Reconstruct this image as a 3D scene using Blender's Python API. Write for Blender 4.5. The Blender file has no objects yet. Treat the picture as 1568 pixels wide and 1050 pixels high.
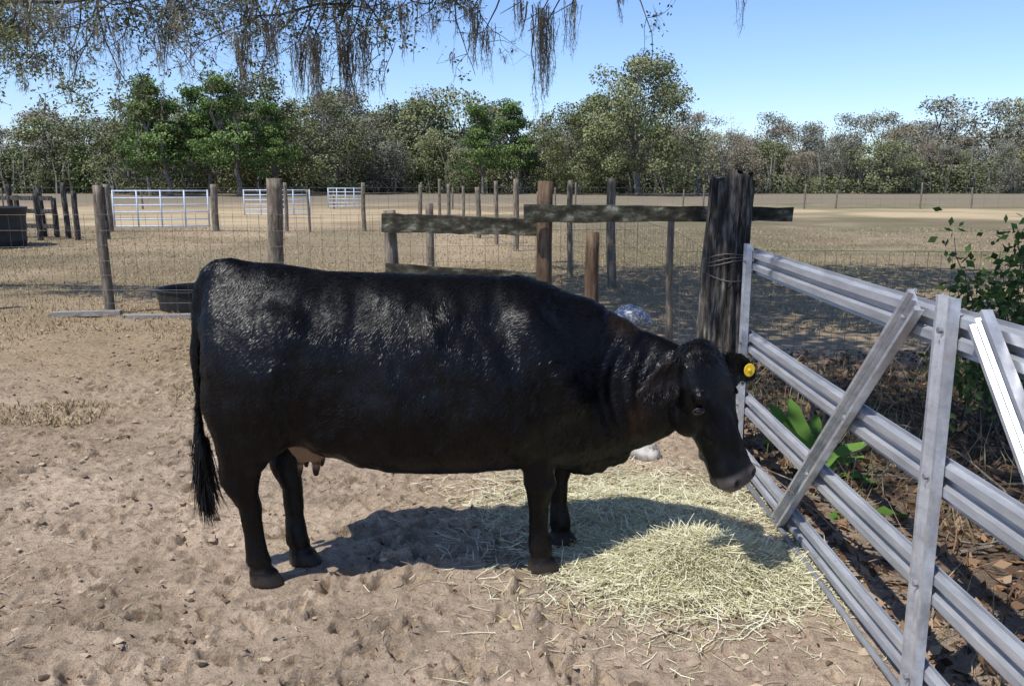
import bpy, math, numpy as np
from mathutils import Vector, noise, Matrix
rng=np.random.default_rng(7)
R=rng.random
scene=bpy.context.scene
COL=scene.collection
A=np.array
# ---------------------------------------------------------------- helpers
class MB:
    def __init__(s): s.V=[];s.F=[];s.M=[];s.R=[];s.n=0
    def add(s,V,F,m=0,r=None):
        V=np.asarray(V,float).reshape(-1,3);F=np.asarray(F,int)
        s.V.append(V);s.F.append(F+s.n);s.M.append(np.full(len(F),m))
        if r is None: r=np.full(len(V),.5)
        elif np.isscalar(r): r=np.full(len(V),float(r))
        s.R.append(r);s.n+=len(V)
    def mesh(s,name,mats,smooth=False):
        V=np.concatenate(s.V);me=bpy.data.meshes.new(name)
        me.vertices.add(len(V));me.vertices.foreach_set("co",V.ravel())
        lv=np.concatenate([f.ravel() for f in s.F]).astype(np.int32)
        cnt=np.concatenate([np.full(len(f),f.shape[1]) for f in s.F]).astype(np.int32)
        st=np.concatenate([[0],np.cumsum(cnt)[:-1]]).astype(np.int32)
        me.loops.add(len(lv));me.loops.foreach_set("vertex_index",lv)
        me.polygons.add(len(cnt));me.polygons.foreach_set("loop_start",st);me.polygons.foreach_set("loop_total",cnt)
        me.polygons.foreach_set("material_index",np.concatenate(s.M).astype(np.int32))
        me.polygons.foreach_set("use_smooth",np.full(len(cnt),smooth))
        a=me.attributes.new("rnd","FLOAT","POINT");a.data.foreach_set("value",np.concatenate(s.R).astype(np.float32))
        me.update(calc_edges=True)
        for m in mats: me.materials.append(m)
        return me
    def obj(s,name,mats,parent=None,smooth=False):
        o=bpy.data.objects.new(name,s.mesh(name,mats,smooth));COL.objects.link(o)
        if parent: o.parent=parent
        return o
def empty(name,loc=(0,0,0)):
    e=bpy.data.objects.new(name,None);e.location=loc;COL.objects.link(e);return e
def unit(v):
    v=np.asarray(v,float);return v/(np.linalg.norm(v,axis=-1,keepdims=True)+1e-9)
def tube(mb,P,rad,n=7,m=0,r=.5,jit=0,cap=True):
    P=np.asarray(P,float);k=len(P);rad=np.broadcast_to(rad,(k,))
    T=unit(np.gradient(P,axis=0));up=A([0,0,1.]) if abs(T[0][2])<.9 else A([1.,0,0])
    X=unit(np.cross(T[0],up));V=[]
    a=np.linspace(0,2*np.pi,n,endpoint=False)
    for i in range(k):
        X=unit(X-T[i]*np.dot(X,T[i]));Y=np.cross(T[i],X)
        rr=rad[i]*(1+jit*(R(n)-.5)) if jit else rad[i]*np.ones(n)
        V.append(P[i]+np.outer(np.cos(a)*rr,X)+np.outer(np.sin(a)*rr,Y))
    V=np.concatenate(V)
    i=np.arange(k-1)[:,None]*n;j=np.arange(n)[None];j2=(j+1)%n
    F=np.stack([i+j,i+j2,i+n+j2,i+n+j],-1).reshape(-1,4)
    base=mb.n
    mb.add(V,F,m,r)
    if cap:
        mb.F.append(A([np.arange(n)[::-1]+base]));mb.M.append(A([m]))
        mb.F.append(A([np.arange(n)+base+(k-1)*n]));mb.M.append(A([m]))
def rings(mb,Vr,m=0,r=.5):   # Vr (k,n,3) closed loft
    k,n,_=Vr.shape;i=np.arange(k-1)[:,None]*n;j=np.arange(n)[None];j2=(j+1)%n
    F=np.stack([i+j,i+j2,i+n+j2,i+n+j],-1).reshape(-1,4);base=mb.n
    mb.add(Vr.reshape(-1,3),F,m,r)
    mb.F.append(A([np.arange(n)[::-1]+base]));mb.M.append(A([m]))
    mb.F.append(A([np.arange(n)+base+(k-1)*n]));mb.M.append(A([m]))
def ellipsoid(mb,c,r3,m=0,r=.5,nu=14,nv=9,rot=None):
    t=np.linspace(.03,np.pi-.03,nv);a=np.linspace(0,2*np.pi,nu,endpoint=False)
    P=np.stack([np.outer(np.sin(t),np.cos(a)),np.outer(np.sin(t),np.sin(a)),np.outer(-np.cos(t),np.ones(nu))],-1)*A(r3)
    if rot is not None: P=P@A(rot).T
    rings(mb,P+A(c),m,r)
def plank(mb,p0,p1,h,t,seg=10,jit=.004,m=0,r=.5,h1=None):
    p0=np.asarray(p0,float);p1=np.asarray(p1,float)
    if h1 is None:h1=h
    d=unit(p1-p0);s=unit(np.cross(d,[0,0,1.]));u=np.cross(s,d);V=[]
    for q in np.linspace(0,1,seg+1):
        c=p0+(p1-p0)*q;hh=h+(h1-h)*q
        j=(R((4,3))-.5)*jit
        V.append(A([c+s*t/2+u*hh/2,c-s*t/2+u*hh/2,c-s*t/2-u*hh/2,c+s*t/2-u*hh/2])+j)
    rings(mb,A(V),m,r)
def strips(mb,B,D1,D2,L,W,S,m=0,r=None,taper=.4):
    n=len(B);L=np.asarray(L)[:,None] if np.ndim(L) else L;W=np.asarray(W)[:,None] if np.ndim(W) else W
    M=B+D1*L*.5;T=M+D2*L*.5
    V=np.stack([B-S*W/2,B+S*W/2,M-S*W/2,M+S*W/2,T-S*W/2*taper,T+S*W/2*taper],1)
    f=A([[0,1,3,2],[2,3,5,4]]);F=(np.arange(n)[:,None,None]*6+f).reshape(-1,4)
    if r is None:r=R(n)
    mb.add(V.reshape(-1,3),F,m,np.repeat(r,6))
def quads(mb,C,Nn,size,m=0,r=None,asp=.6):
    n=len(C);a=unit(np.cross(Nn,unit(rng.normal(size=(n,3)))));b=np.cross(unit(Nn),a)
    s=(np.asarray(size)*np.ones(n))[:,None]
    V=np.stack([C-a*s*.5,C-b*s*.5*asp,C+a*s*.5,C+b*s*.5*asp],1)
    F=np.arange(n*4).reshape(-1,4)
    if r is None:r=R(n)
    mb.add(V.reshape(-1,3),F,m,np.repeat(r,4))
def hsh(ix,iy,s):
    n=(ix*374761393+iy*668265263+s*144269504)&0x7fffffff
    n=((n^(n>>13))*1274126177)&0x7fffffff
    return ((n^(n>>16))&0xffff)/65535.
def vn(x,y,s=0):
    xi=np.floor(x).astype(np.int64);yi=np.floor(y).astype(np.int64);fx=x-xi;fy=y-yi
    fx=fx*fx*(3-2*fx);fy=fy*fy*(3-2*fy)
    return (hsh(xi,yi,s)*(1-fx)+hsh(xi+1,yi,s)*fx)*(1-fy)+(hsh(xi,yi+1,s)*(1-fx)+hsh(xi+1,yi+1,s)*fx)*fy
def fbm(x,y,s=0,o=4):
    t=0;a=.5
    for k in range(o): t=t+a*vn(x*2**k,y*2**k,s+k);a*=.5
    return t
def sst(a,b,x): t=np.clip((x-a)/(b-a),0,1);return t*t*(3-2*t)
# ---------------------------------------------------------------- materials
def newmat(name):
    m=bpy.data.materials.new(name);m.use_nodes=True;nt=m.node_tree;nt.nodes.clear()
    out=nt.nodes.new("ShaderNodeOutputMaterial");b=nt.nodes.new("ShaderNodeBsdfPrincipled")
    nt.links.new(b.outputs[0],out.inputs[0]);return m,nt,b,out
def ramp(nt,cols):
    r=nt.nodes.new("ShaderNodeValToRGB");e=r.color_ramp.elements
    while len(e)<len(cols): e.new(.5)
    for k,(p,c) in enumerate(cols): e[k].position=p;e[k].color=(*c,1)
    return r
def noi(nt,scale,detail=5,stretch=(1,1,1),coord="Object"):
    tc=nt.nodes.new("ShaderNodeTexCoord");mp=nt.nodes.new("ShaderNodeMapping");mp.inputs["Scale"].default_value=stretch
    n=nt.nodes.new("ShaderNodeTexNoise");n.inputs["Scale"].default_value=scale;n.inputs["Detail"].default_value=detail
    n.inputs["Roughness"].default_value=.65
    nt.links.new(tc.outputs[coord],mp.inputs[0]);nt.links.new(mp.outputs[0],n.inputs[0]);return n
def bump(nt,b,src,dist,st=1):
    bp=nt.nodes.new("ShaderNodeBump");bp.inputs["Strength"].default_value=st;bp.inputs["Distance"].default_value=dist
    nt.links.new(src,bp.inputs["Height"])
    if b.inputs["Normal"].links: nt.links.new(b.inputs["Normal"].links[0].from_socket,bp.inputs["Normal"])
    nt.links.new(bp.outputs[0],b.inputs["Normal"])
def matnoise(name,cols,scale=5,stretch=(1,1,1),rough=.8,metal=0,bd=.003,detail=6,spec=.3):
    m,nt,b,o=newmat(name);n=noi(nt,scale,detail,stretch);r=ramp(nt,cols)
    nt.links.new(n.outputs[0],r.inputs[0]);nt.links.new(r.outputs[0],b.inputs["Base Color"])
    b.inputs["Roughness"].default_value=rough;b.inputs["Metallic"].default_value=metal;b.inputs["Specular IOR Level"].default_value=spec
    if bd: bump(nt,b,n.outputs[0],bd)
    return m
def matrnd(name,cols,rough=.6,trans=.0,spec=.3):
    m,nt,b,o=newmat(name);a=nt.nodes.new("ShaderNodeAttribute");a.attribute_name="rnd";r=ramp(nt,cols)
    nt.links.new(a.outputs["Fac"],r.inputs[0]);nt.links.new(r.outputs[0],b.inputs["Base Color"])
    b.inputs["Roughness"].default_value=rough;b.inputs["Specular IOR Level"].default_value=spec
    if trans:
        t=nt.nodes.new("ShaderNodeBsdfTranslucent");mx=nt.nodes.new("ShaderNodeMixShader");mx.inputs[0].default_value=trans
        nt.links.new(r.outputs[0],t.inputs[0]);nt.links.new(b.outputs[0],mx.inputs[1]);nt.links.new(t.outputs[0],mx.inputs[2]);nt.links.new(mx.outputs[0],o.inputs[0])
    return m
wood_grey=matnoise("weathered_wood",[(.3,(.05,.04,.03)),(.5,(.17,.14,.105)),(.68,(.30,.26,.20))],11,(3,3,.5),.9,bd=.008)
wood_dark=matnoise("old_dark_wood",[(.36,(.010,.009,.008)),(.48,(.045,.038,.033)),(.58,(.12,.11,.092)),(.70,(.34,.31,.27))],7,(5,5,.8),.92,bd=.03,detail=10)
wood_brown=matnoise("brown_wood",[(.3,(.03,.02,.012)),(.5,(.11,.07,.042)),(.7,(.22,.155,.10))],9,(3,3,.5),.9,bd=.008)
wood_board=matnoise("mossy_board",[(.36,(.016,.014,.009)),(.5,(.045,.04,.026)),(.58,(.10,.095,.065)),(.68,(.26,.26,.20))],8,(1.3,2,2.4),.9,bd=.006,detail=9)
galv=matnoise("galvanised_steel",[(.3,(.34,.35,.37)),(.5,(.48,.49,.51)),(.7,(.62,.63,.65))],7,(3,.5,3),.42,metal=.5,bd=.0008,spec=.5,detail=9)
galv_dull=matnoise("dull_steel",[(.3,(.22,.23,.24)),(.7,(.40,.41,.42))],8,(2,.6,2),.5,metal=.5,bd=.0006,spec=.5)
wire_m=matnoise("wire",[(.3,(.10,.08,.07)),(.7,(.22,.20,.18))],30,rough=.6,metal=.4,bd=0)
gate_paint=matnoise("pale_pipe_paint",[(.3,(.40,.47,.56)),(.7,(.60,.67,.74))],8,rough=.45,bd=0)
rubber=matnoise("black_rubber",[(.3,(.012,.012,.013)),(.7,(.03,.03,.03))],9,rough=.55,bd=.002)
timber_pale=matnoise("pale_timber",[(.3,(.16,.14,.12)),(.7,(.40,.37,.33))],8,(1,4,4),.9,bd=.004)
bark=matnoise("bark",[(.3,(.03,.025,.02)),(.7,(.14,.12,.10))],6,(2,2,.5),.95,bd=.02)
bark_far=matnoise("bark_pale",[(.3,(.07,.065,.055)),(.7,(.24,.22,.19))],3,rough=.95,bd=0)
# ---------------------------------------------------------------- camera / light / sky
cam=bpy.data.cameras.new("camera");co=bpy.data.objects.new("camera",cam);COL.objects.link(co)
co.location=(0,0,1.65);co.rotation_euler=(math.pi/2-math.atan(253/1300),0,0)
cam.sensor_width=36;cam.lens=36*1300/1568;cam.clip_end=2000;cam.clip_start=.05;scene.camera=co
SD=Vector((-.5,-.4,1)).normalized()
sl=bpy.data.lights.new("sun","SUN");sl.energy=5.0;sl.angle=math.radians(.5);sl.color=(1,.965,.91)
so=bpy.data.objects.new("sun",sl);COL.objects.link(so);so.rotation_euler=SD.to_track_quat('Z','Y').to_euler();so.location=(-10,-8,20)
w=bpy.data.worlds.new("World");scene.world=w;w.use_nodes=True;nt=w.node_tree
sky=nt.nodes.new("ShaderNodeTexSky");sky.sky_type='NISHITA';sky.sun_disc=False
sky.sun_elevation=math.asin(SD.z);sky.sun_rotation=math.atan2(SD.x,SD.y);sky.air_density=1.0;sky.dust_density=.2;sky.ozone_density=2.6
ml=nt.nodes.new("ShaderNodeMix");ml.data_type='RGBA';ml.blend_type='MULTIPLY';ml.inputs[0].default_value=1;ml.inputs[7].default_value=(.88,.98,1.24,1)
nt.links.new(sky.outputs[0],ml.inputs[6]);nt.links.new(ml.outputs[2],nt.nodes["Background"].inputs[0]);nt.nodes["Background"].inputs[1].default_value=.15
scene.view_settings.view_transform='Standard';scene.view_settings.look='None';scene.view_settings.exposure=0
# ---------------------------------------------------------------- ground
def grow(a,step,g,end):
    o=[a];s=step
    while abs(o[-1]-a)<end: s*=g;o.append(o[-1]+s)
    return o
st=.014
xd=np.arange(-3.1,1.6,st);xr=A(grow(xd[-1],st,1.055,420))[1:];xl=2*xd[0]-A(grow(xd[0],st,1.055,420))[1:]
xs=np.concatenate([xl[::-1],xd,xr])
yd=np.arange(2.1,5.4,st);yr=A(grow(yd[-1],st,1.022,500))[1:];yl=2*yd[0]-A(grow(yd[0],st,1.12,60))[1:]
ys=np.concatenate([yl[::-1],yd,yr])
X,Y=np.meshgrid(xs,ys)
def base_h(x,y):
    return .035*(fbm(x*.5,y*.5,3,2)-.37)
def detail_h(x,y):
    f=1-sst(12,30,y);g=.45+1.1*vn(x*.9,y*.9,17)
    h=.026*(fbm(x*4.2,y*4.2,11,3)-.45)+.046*g*(np.abs(fbm(x*10,y*10,21,3)-.44)-.06)+.028*g*(fbm(x*20,y*20,27,2)-.37)
    return h*f
Z=base_h(X,Y)+detail_h(X,Y)
npit=3000
px_=R(npit)*9-6.2;py_=1.6+R(npit)**1.25*8
for a,b in zip(px_,py_):
    if a>1.1: continue
    if ((a-.78)/.6)**2+((b-3.5)/.45)**2<1: continue
    rr=.022+.036*R();d=(.014+.03*R())*(.4+vn(A([a*.9]),A([b*.9]),71)[0]);an=R()*3.1
    i0,i1=np.searchsorted(xs,[a-rr*2.2,a+rr*2.2]);j0,j1=np.searchsorted(ys,[b-rr*2.2,b+rr*2.2])
    if i1<=i0 or j1<=j0: continue
    dx=X[j0:j1,i0:i1]-a;dy=Y[j0:j1,i0:i1]-b
    u=dx*math.cos(an)+dy*math.sin(an);v=(-dx*math.sin(an)+dy*math.cos(an))*1.35
    q=np.sqrt(u*u+v*v)/rr*(1+.25*np.sin(np.arctan2(v,u)*3+a*9))
    Z[j0:j1,i0:i1]+=-d*np.exp(-q**3)+d*.5*np.exp(-((q-1.35)/.35)**2)
Z=np.clip(Z,-.05,.05)
for a,b in [(-1.035,3.27),(-.92,3.42),(.13,3.38),(.23,3.64)]:
    q=np.sqrt((X-a)**2+(Y-b)**2);k=1-sst(.06,.18,q);Z=Z*(1-k)+(-.002)*k
def hz(x,y):
    i=np.clip(np.searchsorted(xs,x),1,len(xs)-1);j=np.clip(np.searchsorted(ys,y),1,len(ys)-1);return Z[j,i]
ny,nx=X.shape
V=np.stack([X,Y,Z],-1).reshape(-1,3)
i=np.arange(ny-1)[:,None]*nx;j=np.arange(nx-1)[None]
F=np.stack([i+j,i+j+1,i+nx+j+1,i+nx+j],-1).reshape(-1,4)
gm=MB();gm.add(V,F)
n1=fbm(X*.35,Y*.35,31,5);n2=fbm(X*1.6,Y*1.6,41,5);n3=fbm(X*.08,Y*.16,51,5);n4=fbm(X*5,Y*5,46,4)
def c3(c): return A(c)[None,None,:]
sand=c3([.60,.465,.335])*(1-.20*sst(.38,.62,n2)[...,None])*(1-.22*sst(.48,.62,n4)[...,None])
k=(sst(.48,.62,fbm(X*.9+7,Y*.9,57,5))*sst(-.2,-2.2,X+.25*(Y-3))*.5)[...,None];sand=sand*(1-k)+c3([.31,.225,.145])*k
k=(sst(.46,.60,fbm(X*2.3+3,Y*2.3,63,5))*.22)[...,None];sand=sand*(1-k)+c3([.33,.24,.16])*k
grass=c3([.38,.285,.17])*(.75+.6*n2[...,None])
brown=c3([.22,.175,.095])
C=sand
k=(sst(5.5,10,Y+(n1-.5)*6-.25*X)*.85)[...,None];C=C*(1-k)+grass*k
k=(sst(.45,.58,n1)*sst(7,14,Y)*.6)[...,None];C=C*(1-k)+brown*k
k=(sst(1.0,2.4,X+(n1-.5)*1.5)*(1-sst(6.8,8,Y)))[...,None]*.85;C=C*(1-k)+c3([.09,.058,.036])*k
k=(sst(.3,.6,n3)*sst(14,20,Y)*(1-sst(26,34,Y))*(1-sst(-3,1,X))*.7)[...,None];C=C*(1-k)+c3([.50,.39,.245])*k
k=(sst(9,18,Y)*sst(-1,5,X)*.9)[...,None];C=C*(1-k)+((c3([.20,.185,.10])*(1-sst(.4,.6,n1)[...,None])+c3([.29,.23,.145])*sst(.4,.6,n1)[...,None])*(.55+.9*n2[...,None]))*k
k=(sst(.42,.6,fbm(X*.25+9,Y*.12,83,4))*sst(12,18,Y)*(1-sst(45,55,Y))*.5)[...,None];C=C*(1-k)+c3([.16,.135,.075])*k
k=(sst(31,34,Y+(n3-.5)*22)*(1-sst(40,47,Y+(n3-.5)*22))*(.35+.65*sst(.35,.6,n1)))[...,None]*.9;C=C*(1-k)+c3([.58,.45,.26])*k
k=sst(52,60,Y)[...,None];C=C*(1-k)+c3([.24,.20,.135])*k
k=sst(86,92,Y)[...,None];C=C*(1-k)+c3([.06,.06,.035])*k
m,nt,b,o=newmat("sandy_ground");at=nt.nodes.new("ShaderNodeAttribute");at.attribute_name="zone"
na=noi(nt,22,9);nb=noi(nt,140,4)
r1=ramp(nt,[(.32,(.55,.52,.5)),(.46,(.97,.97,.97)),(.7,(1.2,1.2,1.2))]);nt.links.new(na.outputs[0],r1.inputs[0])
mx=nt.nodes.new("ShaderNodeMix");mx.data_type='RGBA';mx.blend_type='MULTIPLY';mx.inputs[0].default_value=.85
nt.links.new(at.outputs["Color"],mx.inputs[6]);nt.links.new(r1.outputs[0],mx.inputs[7])
r2=ramp(nt,[(.3,(.65,.63,.6)),(.6,(1.12,1.12,1.12))]);nt.links.new(nb.outputs[0],r2.inputs[0])
mx2=nt.nodes.new("ShaderNodeMix");mx2.data_type='RGBA';mx2.blend_type='MULTIPLY';mx2.inputs[0].default_value=.75
nt.links.new(mx.outputs[2],mx2.inputs[6]);nt.links.new(r2.outputs[0],mx2.inputs[7]);nt.links.new(mx2.outputs[2],b.inputs["Base Color"])
b.inputs["Roughness"].default_value=.95;b.inputs["Specular IOR Level"].default_value=.1
bump(nt,b,na.outputs[0],.045,1);bump(nt,b,nb.outputs[0],.007,1)
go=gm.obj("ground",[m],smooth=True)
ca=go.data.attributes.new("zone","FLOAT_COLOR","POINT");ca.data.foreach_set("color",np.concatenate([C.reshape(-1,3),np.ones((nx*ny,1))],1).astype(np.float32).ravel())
# clods
mb=MB();n=17000
cx=R(n)*9.5-6.5;cy=1.7+R(n)**1.4*8;ok=(cx<1.3)&~((((cx-.78)/.5)**2+((cy-3.45)/.4)**2)<1)&((vn(cx*1.6,cy*1.6,91)>.45)|(R(n)<.25));cx=cx[ok];cy=cy[ok];n=len(cx)
ph=(1+5**.5)/2;IV=unit(np.array([(-1,ph,0),(1,ph,0),(-1,-ph,0),(1,-ph,0),(0,-1,ph),(0,1,ph),(0,-1,-ph),(0,1,-ph),(ph,0,-1),(ph,0,1),(-ph,0,-1),(-ph,0,1)],float))
IF=np.array([(0,11,5),(0,5,1),(0,1,7),(0,7,10),(0,10,11),(1,5,9),(5,11,4),(11,10,2),(10,7,6),(7,1,8),(3,9,4),(3,4,2),(3,2,6),(3,6,8),(3,8,9),(4,9,5),(2,4,11),(6,2,10),(8,6,7),(9,8,1)])
sz=.003+.017*R(n)**4.5
Vc=IV[None]*sz[:,None,None]*(.6+.8*R((n,12,1)))*np.array([1.3,1,.6])+np.stack([cx,cy,hz(cx,cy)+sz*.2],-1)[:,None]
mb.add(Vc.reshape(-1,3),(np.arange(n)[:,None,None]*12+IF).reshape(-1,3),0,np.repeat(R(n),12))
mb.obj("soil_clods",[matrnd("clod",[(0,(.08,.055,.035)),(.4,(.26,.19,.13)),(1,(.52,.40,.28))],.95)],smooth=False)
def flatdirs(n,up=.15):
    a=R(n)*2*np.pi;return unit(np.stack([np.cos(a),np.sin(a),(R(n)-.3)*up],-1))
mb=MB()
n=16000;x=R(n)*10-7.;y=1.7+R(n)**1.2*10;ok=(x<1.3)&((vn(x*.8,y*.8,93)+.12*(y-3)>.45)|(R(n)<.25));x=x[ok];y=y[ok];n=len(x)
D=flatdirs(n);B=np.stack([x,y,hz(x,y)+.006],-1);S=unit(np.cross(D,[0,0,1.]))
strips(mb,B,D,unit(D+.4*rng.normal(size=(n,3))*[1,1,.2]),.015+.07*R(n)**2.5,.0025+.002*R(n),S)
mb.obj("loose_straw",[matrnd("straw",[(0,(.13,.085,.045)),(.5,(.42,.32,.19)),(1,(.66,.56,.38))],.7,0)])
mb=MB();n=75000
y=5.5+R(n)**1.4*23;x=(R(n)*2-1)*(y*.75)-1;dn=fbm(x*.9,y*.9,61,3);ok=(dn+.25*(y>9)>.5)&~((x>1.3)&(y<7));x=x[ok];y=y[ok];n=len(x)
D=unit(np.stack([rng.normal(size=n)*.5,rng.normal(size=n)*.5,np.full(n,1.)],-1));D2=unit(D+rng.normal(size=(n,3))*[.7,.7,.1]-[0,0,.4])
S=flatdirs(n,0);strips(mb,np.stack([x,y,hz(x,y)],-1),D,D2,.03+.05*R(n),.004+.004*R(n)+y*.0003,S,r=np.clip(R(n)*.93+.06*(x>1),0,1),taper=.2)
mb.obj("dry_grass",[matrnd("dry_grass",[(0,(.16,.12,.06)),(.5,(.36,.27,.14)),(.9,(.50,.40,.23)),(1,(.14,.16,.06))],.8,0)])
mb=MB();n=600;y=1.8+R(n)**1.2*5;x=-3.4+R(n)*3;x=x-(y-3)*.5;ok=fbm(x*2,y*2,77,2)>.38;x=x[ok];y=y[ok];n=len(x)
D=unit(np.stack([rng.normal(size=n),rng.normal(size=n),np.full(n,.5)],-1));strips(mb,np.stack([x,y,hz(x,y)],-1),D,D,.015+.02*R(n),.004,flatdirs(n,0),taper=.3)
mb.obj("green_sprouts",[matrnd("sprout",[(0,(.07,.11,.025)),(1,(.14,.19,.05))],.6,0)])
leafbrown=matrnd("dead_leaf",[(0,(.04,.022,.012)),(.35,(.13,.07,.035)),(.75,(.26,.155,.08)),(1,(.40,.29,.18))],.7,0)
mb=MB();n=13000;x=1.40+R(n)**1.2*5;y=1.3+R(n)*6.6
C0=np.stack([x,y,hz(x,y)+.004+.05*R(n)**2],-1);quads(mb,C0,unit(rng.normal(size=(n,3))*[.6,.6,.5]+[0,0,.7]),.03+.06*R(n)**2,r=R(n)**1.3,asp=.5)
n=2600;x=R(n)*8-6.5;y=1.8+R(n)**1.2*8;ok=(x<1.2);x=x[ok];y=y[ok];n=len(x)
quads(mb,np.stack([x,y,hz(x,y)+.008],-1),unit(rng.normal(size=(n,3))*.5+[0,0,1]),.012+.024*R(n),r=R(n)*.85,asp=.5)
n=2200;x=1.42+R(n)*4;y=1.3+R(n)*6;D=flatdirs(n,.5);strips(mb,np.stack([x,y,hz(x,y)+.01],-1),D,unit(D+rng.normal(size=(n,3))*.3),.1+.35*R(n)**2,.003+.004*R(n),unit(np.cross(D,[0,0,1.])),r=.2+.8*R(n))
mb.obj("leaf_litter",[leafbrown])
# ---------------------------------------------------------------- hay
hay=matrnd("hay",[(0,(.30,.28,.13)),(.25,(.56,.52,.31)),(.65,(.77,.73,.49)),(1,(.88,.85,.66))],.55,.15)
def hayh(x,y): return .13*np.exp(-(((x-.80)/.32)**2+((y-3.38)/.22)**2))+.035*np.exp(-(((x-.72)/.55)**2+((y-3.85)/.4)**2))
mb=MB()
gx,gy=np.meshgrid(np.linspace(-.1,1.6,80),np.linspace(2.8,4.6,80));hh=hayh(gx,gy)*(.75+.5*fbm(gx*9,gy*9,5,3))-.028
i=np.arange(79)[:,None]*80;j=np.arange(79)[None]
mb.add(np.stack([gx,gy,hh],-1).reshape(-1,3),np.stack([i+j,i+j+1,i+81+j,i+80+j],-1).reshape(-1,4),0,.05+.25*R(6400))
n=15000;x=.80+rng.normal(size=n)*.22;y=3.37+rng.normal(size=n)*.15
n2_=12000;y2=3.98+rng.normal(size=n2_)*.32;x=np.concatenate([x,.58+.1*(3.9-y2)+rng.normal(size=n2_)*.38]);y=np.concatenate([y,y2])
n3_=1300;x=np.concatenate([x,.7+rng.normal(size=n3_)*.38]);y=np.concatenate([y,3.2+rng.normal(size=n3_)*.26])
ok=(x<1.42)&(y>2.5);x=x[ok];y=y[ok];n=len(x)
up=np.minimum(.5,.05+hayh(x,y)*6)
a=R(n)*2*np.pi;D=unit(np.stack([np.cos(a),np.sin(a),(R(n)-.45)*up*1.4],-1))
B=np.stack([x,y,np.maximum(hz(x,y),-.01)+hayh(x,y)*(.8+.35*R(n))+.006],-1)-D*.04
strips(mb,B,D,unit(D+rng.normal(size=(n,3))*[.5,.5,.25]),.04+.12*R(n)**1.5,.0024+.0022*R(n),unit(np.cross(D,[0,0,1.])+.3*rng.normal(size=(n,3))),taper=.7)
mb.obj("hay_pile",[hay])
# ---------------------------------------------------------------- COW
def ymid(x): return 3.36+.11*(x+1)
cow=empty("black_cow",(0,0,0))
mb=MB();na_=32;ang=np.linspace(0,2*np.pi,na_,endpoint=False)
T=[(-1.225,1.18,1.0,.05),(-1.20,1.262,.86,.12),(-1.15,1.308,.74,.185),(-1.06,1.330,.65,.225),(-.95,1.324,.59,.25),(-.85,1.306,.555,.265),(-.75,1.290,.520,.275),(-.62,1.278,.472,.29),(-.5,1.272,.445,.308),(-.3,1.264,.435,.322),(-.1,1.262,.438,.312),(.05,1.252,.442,.288),(.18,1.218,.425,.255),(.3,1.165,.415,.215),(.40,1.108,.445,.175),(.49,1.062,.495,.148),(.58,1.020,.540,.13),(.66,.985,.595,.115),(.73,.955,.66,.098)]
yo={.49:-.03,.58:-.07,.66:-.11,.73:-.14}
Vr=[]
for x,zt,zb,hw in T:
    zc=zb+.47*(zt-zb);cc=np.cos(ang);ss=np.sin(ang)
    yy=np.sign(cc)*np.abs(cc)**.9*hw*(1-.25*np.clip(ss,0,1)**2)
    zz=np.where(ss>0,ss*(zt-zc),ss*(zc-zb))
    Vr.append(np.stack([np.full(na_,x),ymid(x)+yo.get(x,0)+yy,zc+zz],-1))
rings(mb,A(Vr))
def leg(L,side,dx=0,dy=0):
    n=16;a=np.linspace(0,2*np.pi,n,endpoint=False);V=[]
    for z,cx,rx,cy,ry in L:
        f=1-sst(.45,.9,z);x=cx+dx*f
        V.append(np.stack([x+rx*np.cos(a),ymid(x)+dy*f+side*cy+ry*np.sin(a),np.full(n,z)],-1))
    rings(mb,A(V)[::-1])
hind=[(1.14,-.95,.17,.11,.09),(1.05,-.965,.225,.135,.13),(.92,-.975,.24,.155,.14),(.80,-.98,.225,.16,.14),(.70,-1.0,.192,.155,.122),(.63,-1.018,.156,.15,.105),(.56,-1.050,.112,.14,.078),(.50,-1.078,.082,.13,.057),(.455,-1.088,.074,.12,.053),(.41,-1.083,.062,.115,.048),(.34,-1.060,.046,.105,.039),(.22,-1.055,.040,.095,.034),(.14,-1.05,.046,.09,.042),(.10,-1.045,.051,.09,.045),(.075,-1.038,.043,.09,.040),(.055,-1.030,.056,.09,.048),(.0,-1.015,.075,.09,.058)]
fore=[(1.10,.07,.10,.15,.07),(1.0,.10,.15,.165,.10),(.86,.12,.165,.17,.105),(.74,.135,.148,.165,.10),(.65,.135,.128,.158,.088),(.57,.12,.098,.15,.070),(.50,.112,.074,.145,.056),(.44,.112,.066,.14,.053),(.40,.117,.071,.138,.059),(.36,.117,.058,.135,.051),(.30,.111,.043,.13,.038),(.20,.113,.039,.125,.034),(.13,.117,.047,.12,.043),(.095,.12,.050,.12,.044),(.07,.123,.042,.12,.039),(.052,.127,.056,.12,.048),(.0,.139,.074,.12,.057)]
leg(hind,-1);leg(hind,1,.115,0);leg(fore,-1,0,.02);leg(fore,1,.10,.03)
E=lambda c,r,rot=None: ellipsoid(mb,c,r,rot=rot)
for s in(-1,1):
    E((-1.14,ymid(-1.1)+s*.07,1.20),(.06,.05,.05))        # pins
    E((.05,ymid(.1)+s*.170,.96),(.17,.11,.20))             # shoulder
    E((.22,ymid(.2)+s*.15,.80),(.12,.11,.13))
    E((-.70,ymid(-.7)+s*.17,.70),(.14,.09,.13))            # flank/stifle
    E((-.92,ymid(-.9)+s*.14,1.04),(.21,.15,.15))           # rump muscle
    E((-1.137,ymid(-1.1)+s*.12,.495),(.020,.020,.055))     # hock point
E((.31,ymid(.3)-.01,.475),(.14,.085,.082))                 # brisket
E((.42,ymid(.42)-.02,.50),(.10,.045,.07))
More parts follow.
